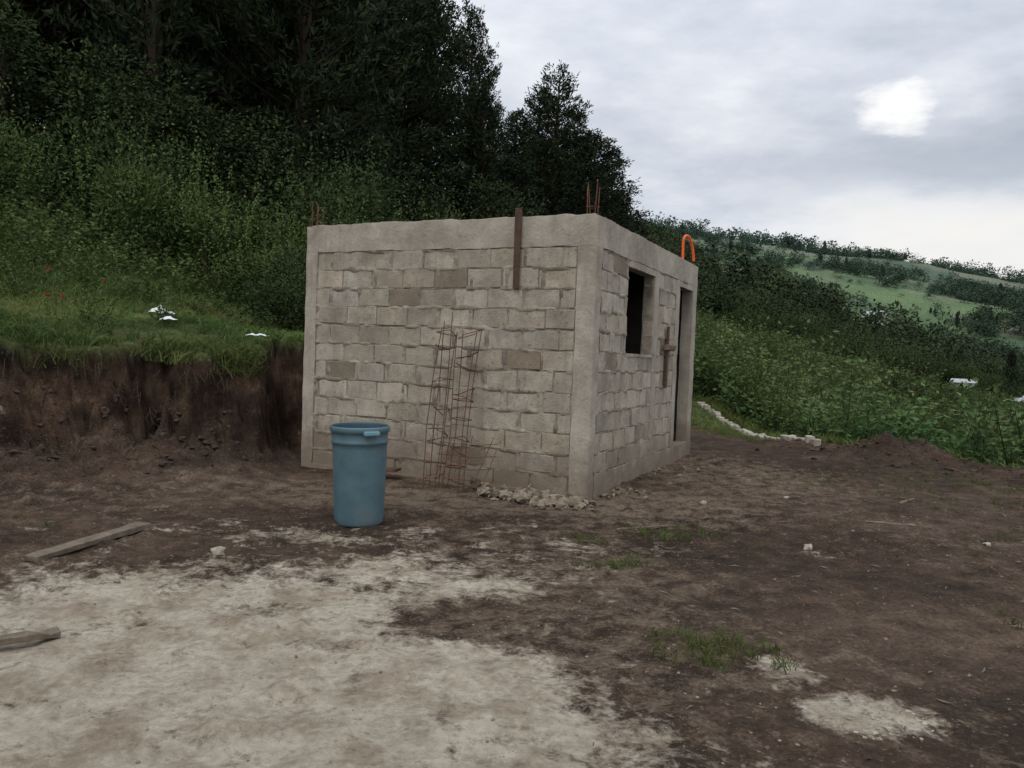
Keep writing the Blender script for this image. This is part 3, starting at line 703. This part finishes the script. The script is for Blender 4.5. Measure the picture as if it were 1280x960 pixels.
n=1800; x=-14+14*r.random(n); y=9+8.5*r.random(n); d=paddist(x,y); ok=(d>.5)&(x<-.5)&(r.random(n)<(.10+.9*sst(2,5.5,d))); x,y=x[ok],y[ok]; n=len(x)
scatter('weeds',wp,np.stack([x,y,height(x,y)-.02],1),(.4+.9*r.random(n))*(.6+.12*np.clip(paddist(x,y),0,7)),r.random(n)*6.28,r.integers(0,5,n),M_grass,np.ones((n,3))*(.7+.5*r.random((n,1))))
n=14; x=-5.5-2.4*r.random(n); y=8.9+2.6*r.random(n); z=height(x,y)+.25
parts=[]
for k in range(n):
    m=7; parts.append(leaves(np.tile([x[k],y[k],z[k]],(m,1)),r.normal(size=(m,3))+[0,0,.3],.035,.028,(.45,.02,.025),r))
    parts.append(tube([(x[k],y[k],z[k]-.3),(x[k]+.01,y[k],z[k])],[.004,.003],(.06,.1,.03),4))
V,F,C=join(parts); add_mesh('red_flowers',V,F,M_grass,C)
x=[];y=[]
for (cx,cy,rd,m) in [(1.0,3.75,.18,60),(1.35,6.3,.24,45),(.72,5.2,.12,22),(4.3,6.6,.6,24),(.62,5.9,.1,10),(5.2,8.4,.7,60),(4.2,4.2,.5,16),(-4.3,5.9,.5,20),(3.4,9.5,.5,30),(5.6,9.6,.6,60)]:
    x+=list(cx+rd*r.normal(size=m)); y+=list(cy+rd*.6*r.normal(size=m))
x=np.array(x);y=np.array(y);n=len(x)
scatter('grass_tufts',gp,np.stack([x,y,height(x,y)-.002],1),.12+.17*r.random(n),r.random(n)*6.28,r.integers(0,6,n),M_grass,np.ones((n,3))*(.5+.4*r.random((n,1))))
def edist(x,y):
    return np.abs((x-5.05)+(y-13.0)*.66/5.3)+10*(y<12.6)+10*(y>18.6)
n=26000; y=10+14*r.random(n); x=2.8+r.random(n)*(y*.75-1.5); z,d,kk,lf=height(x,y,True)
ok=(d>.3+.8*r.random(n))&(r.random(n)<.85)&(edist(x,y)>.10+.08*r.random(n)); x,y,z=x[ok],y[ok],z[ok]; n=len(x)
sg=(.45+.55*r.random(n)); sg=np.where((x-5.05)+(y-13.0)*.125<0,sg*.42,sg)
scatter('grass_verge',gp,np.stack([x,y,z-.02],1),sg,r.random(n)*6.28,r.integers(0,6,n),M_grass,np.ones((n,3))*(.65+.5*r.random((n,1))))
cp=[weed_proto(r,.8,6,12,.15,(.045,.088,.030),(.085,.140,.050),.5) for _ in range(4)]+[weed_proto(r,1.15,5,14,.13,(.055,.092,.032),(.105,.155,.058),.35) for _ in range(3)]
n=16000; y=11+51*r.random(n)**1.2; x=(.17+.70*r.random(n))*y; d=paddist(x,y)
ok=(d>1.0+.9*r.random(n))&((x-5.05)+(y-13.0)*.125>.5+.3*r.random(n))&~((x/y<.245)&(y<24)); ok|=(y>19)&(d>1)
ok&=r.random(n)<.75+1.2*fbm(x*.2,y*.2,115,3)
x,y=x[ok],y[ok]; n=len(x)
sc=(.40+.85*r.random(n)**1.3)*(1+.006*y)*(.7+1.6*np.clip(fbm(x*.25,y*.25,111,3)+.3,0,1)*.8)*(1-.40*sst(25,60,y))
tn=np.ones((n,3))*(.6+.7*r.random((n,1)))*(1+1.7*fbm(x*.15,y*.15,112,3)[:,None]); tn[:,0]*=1+.5*fbm(x*.1,y*.3,113,2)
scatter('crop_field',cp,np.stack([x,y,height(x,y)-.05],1),sc,r.random(n)*6.28,r.integers(0,7,n),M_grass,tn)

# ---------------------------------------------------------------- distant trees
dp=[broad_proto(r,1,.42,360,.080,(.020,.032,.015),(.055,.078,.034),14,False) for _ in range(5)]+[pine_proto(r,14,3.0,.12,.12,leaf=1.1,c0=(.02,.032,.018),c1=(.045,.066,.034),rep=4,asp=.35) for _ in range(2)]+[broad_proto(r,1,.45,150,.12,(.018,.030,.015),(.048,.070,.032),10,False) for _ in range(4)]
for k in (5,6):
    V,F,C=dp[k]; dp[k]=(V/14.,F,C)
X_=[];Y_=[];H_=[];W_=[]
def addp(x,y,h,w=1.):
    X_.append(x);Y_.append(y);H_.append(h);W_.append(np.full(len(x),w))
n=2400; y=60+150*r.random(n)**1.1; x=y*(.0+.24*r.random(n)); ok=(fbm(x/14,y/14,121,3)>-.12)|(x/y<.20); ok&=~((x/y>.22)&(y<80)); addp(x[ok],y[ok],(2.6+3.4*r.random(ok.sum()))*(.75+.35*sst(70,150,y[ok])))
n=5400; y=62+200*r.random(n); x=y*(.20+.62*r.random(n)); dn=fbm(x/18,y/18,122,4); ok=(dn>.035)&~((x/y>.5)&(x/y<.75)&(y<80)); hh_=(1.5+2.2*r.random(n))*(1+.6*sst(80,170,y)); addp(x[ok],y[ok],hh_[ok],1.25)
n=60; x=41+7*r.normal(size=n); y=103+6*r.normal(size=n); addp(x,y,3+4.5*r.random(n))
n=13000; y=230+410*r.random(n); x=y*(.05+.80*r.random(n)); dn=fbm(x/42,y/42,123,4)
vv=y+.1*x+fbm(x/80,y/80,82,2)*60; hedge=np.abs(vv/CS-np.round(vv/CS))<.055
ok=((dn>.095)&(r.random(n)<.9))|(hedge&(r.random(n)<.7)&(dn>-.12)); addp(x[ok],y[ok],2.+5.*r.random(ok.sum())**1.8,1.35)
n=1100; x=-60+680*r.random(n); y=610+70*r.random(n); ok=(fbm(x/28,y/500,124,3)>-.12); addp(x[ok],y[ok],5+10*r.random(ok.sum())**1.5)
x=np.concatenate(X_);y=np.concatenate(Y_);h=np.concatenate(H_);wd=np.concatenate(W_);n=len(x)
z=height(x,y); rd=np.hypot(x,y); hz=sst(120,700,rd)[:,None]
pk=np.where(y<190,r.integers(0,5,n),r.integers(7,11,n)); sel=r.random(n)<.07; pk[sel]=r.integers(5,7,sel.sum())
wd=np.where(sel,.8,wd)
sc=np.stack([h*wd*(.8+.6*r.random(n)),h*wd*(.8+.6*r.random(n)),h],1)
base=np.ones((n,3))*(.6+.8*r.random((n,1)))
tn=base*(1+hz*np.array([.7,.85,1.8]))  # distance haze put into the tree tint, paler and bluer farther off
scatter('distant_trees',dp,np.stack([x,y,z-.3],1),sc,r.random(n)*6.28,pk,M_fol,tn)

# ---------------------------------------------------------------- distant farmhouses
M_wh=simple('whitewash',(.50,.50,.48),.12,1,.9,0); M_rf=simple('tin_roof',(.36,.38,.40),.2,1,.5,0); M_dk=simple('dark_opening',(.02,.02,.02),.1,1,.9,0)
def farmhouse(x,y,w,l,h,rot,up=.2):
    z=float(height([x],[y])[0])
    par=bpy.data.objects.new('farmhouse',None); S.collection.objects.link(par); par.location=(x,y,z+up); par.rotation_euler=(0,0,rot)
    boxes('walls',[(-w/2,w/2,-l/2,l/2,-1.5,h)],M_wh,parent=par)
    V=[(-w/2-.2,-l/2-.2,h),(w/2+.2,-l/2-.2,h),(w/2+.2,l/2+.2,h),(-w/2-.2,l/2+.2,h),(0,-l/2-.2,h+w*.28),(0,l/2+.2,h+w*.28)]
    for nm,f,m in (('roof_slope_1',[(0,4,5,3)],M_rf),('roof_slope_2',[(1,2,5,4)],M_rf)): add_mesh(nm,V,np.array(f),m,parent=par)
    add_mesh('gables',V,np.array([(0,1,4),(2,3,5)]),M_wh,parent=par)
    boxes('door',[(-.3,.3,-l/2-.03,-l/2,-.2,h*.75)],M_dk,parent=par)
    boxes('window',[(w*.22,w*.22+.35,-l/2-.03,-l/2,h*.35,h*.7)],M_dk,parent=par)
farmhouse(36,63,1.1,1.4,.85,.9); farmhouse(42.6,65,1.7,1.8,.9,-.3); farmhouse(60,128,3,5,2.,1.2); farmhouse(150,330,6,8,3,.4)

# ---------------------------------------------------------------- camera
cam=bpy.data.cameras.new('camera'); cam.sensor_width=36; cam.lens=27.76; cam.clip_end=6000; cam.clip_start=.05
co=bpy.data.objects.new('camera',cam); S.collection.objects.link(co)
co.matrix_world=Matrix.Translation((0,0,1.40))@Matrix.Rotation(math.radians(90-2.3),4,'X')@Matrix.Rotation(math.radians(2.2),4,'Z')
S.camera=co
# ---------------------------------------------------------------- light
az_s,el_s=math.radians(200),math.radians(52)
W=bpy.data.worlds.new('World'); S.world=W; W.use_nodes=True; nt=W.node_tree; nt.nodes.clear()
out=N(nt,'ShaderNodeOutputWorld'); bg=N(nt,'ShaderNodeBackground'); bg.inputs[1].default_value=.115; nt.links.new(bg.outputs[0],out.inputs[0])
sky=N(nt,'ShaderNodeTexSky',sky_type='NISHITA'); sky.sun_disc=False; sky.sun_elevation=el_s; sky.sun_rotation=az_s
tc=N(nt,'ShaderNodeTexCoord'); sx=N(nt,'ShaderNodeSeparateXYZ'); nt.links.new(tc.outputs['Generated'],sx.inputs[0])
zc=mth(nt,'MAXIMUM',sx.outputs[2],0.0); den=mth(nt,'ADD',zc,.20)
cx=N(nt,'ShaderNodeCombineXYZ'); nt.links.new(mth(nt,'DIVIDE',sx.outputs[0],den),cx.inputs[0]); nt.links.new(mth(nt,'DIVIDE',sx.outputs[1],den),cx.inputs[1]); nt.links.new(mth(nt,'MULTIPLY',zc,3.),cx.inputs[2])
n1=noise(nt,1.2,6,.55,cx.outputs[0]); n2=noise(nt,3.6,8,.58,cx.outputs[0])
cl=mth(nt,'ADD',mth(nt,'MULTIPLY',n1,.65),mth(nt,'MULTIPLY',n2,.35))
cr=N(nt,'ShaderNodeValToRGB'); nt.links.new(cl,cr.inputs[0])
cr.color_ramp.elements[0].position=.38; cr.color_ramp.elements[0].color=(.47,.51,.58,1)
cr.color_ramp.elements[1].position=.64; cr.color_ramp.elements[1].color=(.82,.83,.86,1)
e1=cr.color_ramp.elements.new(.49); e1.color=(.61,.64,.70,1)
bank_=mth(nt,'MULTIPLY',mth(nt,'MULTIPLY',mr(nt,mth(nt,'ADD',sx.outputs[2],mth(nt,'MULTIPLY',n2,.10)),.235,.265,0,1),mr(nt,mth(nt,'ADD',sx.outputs[2],mth(nt,'MULTIPLY',n2,.12)),.29,.37,1,0)),mr(nt,sx.outputs[0],.22,.45,0,.65))
c1=mixc(nt,bank_,cr.outputs[0],(.38,.42,.48))
gap=mth(nt,'MULTIPLY',mr(nt,mth(nt,'ADD',sx.outputs[2],mth(nt,'MULTIPLY',n2,.08)),.205,.240,1,0),mr(nt,sx.outputs[0],.28,.42,0,1))
cc=mixc(nt,mth(nt,'MULTIPLY',gap,.75),c1,(.86,.83,.78))
dt=N(nt,'ShaderNodeVectorMath',operation='DOT_PRODUCT'); nt.links.new(tc.outputs['Generated'],dt.inputs[0]); dt.inputs[1].default_value=tuple(Vector((.42,.92,.30)).normalized())
gl=mth(nt,'ADD',dt.outputs['Value'],mth(nt,'MULTIPLY',mth(nt,'SUBTRACT',n2,.5),.004))
cc=mixc(nt,mr(nt,gl,.99945,1.0002,0,.8),cc,(1.0,.98,.95))
grad=mr(nt,zc,.25,1,1.,1.8)
cc=scl(nt,cc,mth(nt,'MULTIPLY',grad,9.8))
fin=mixc(nt,.92,sky.outputs[0],cc); nt.links.new(fin,bg.inputs[0])
sl=bpy.data.lights.new('sun','SUN'); sl.energy=1.0; sl.angle=math.radians(20); sl.color=(1,.94,.85)
so=bpy.data.objects.new('sun',sl); S.collection.objects.link(so)
dirv=Vector((math.sin(az_s)*math.cos(el_s),math.cos(az_s)*math.cos(el_s),math.sin(el_s)))
so.rotation_euler=dirv.to_track_quat('Z','Y').to_euler(); so.location=dirv*50
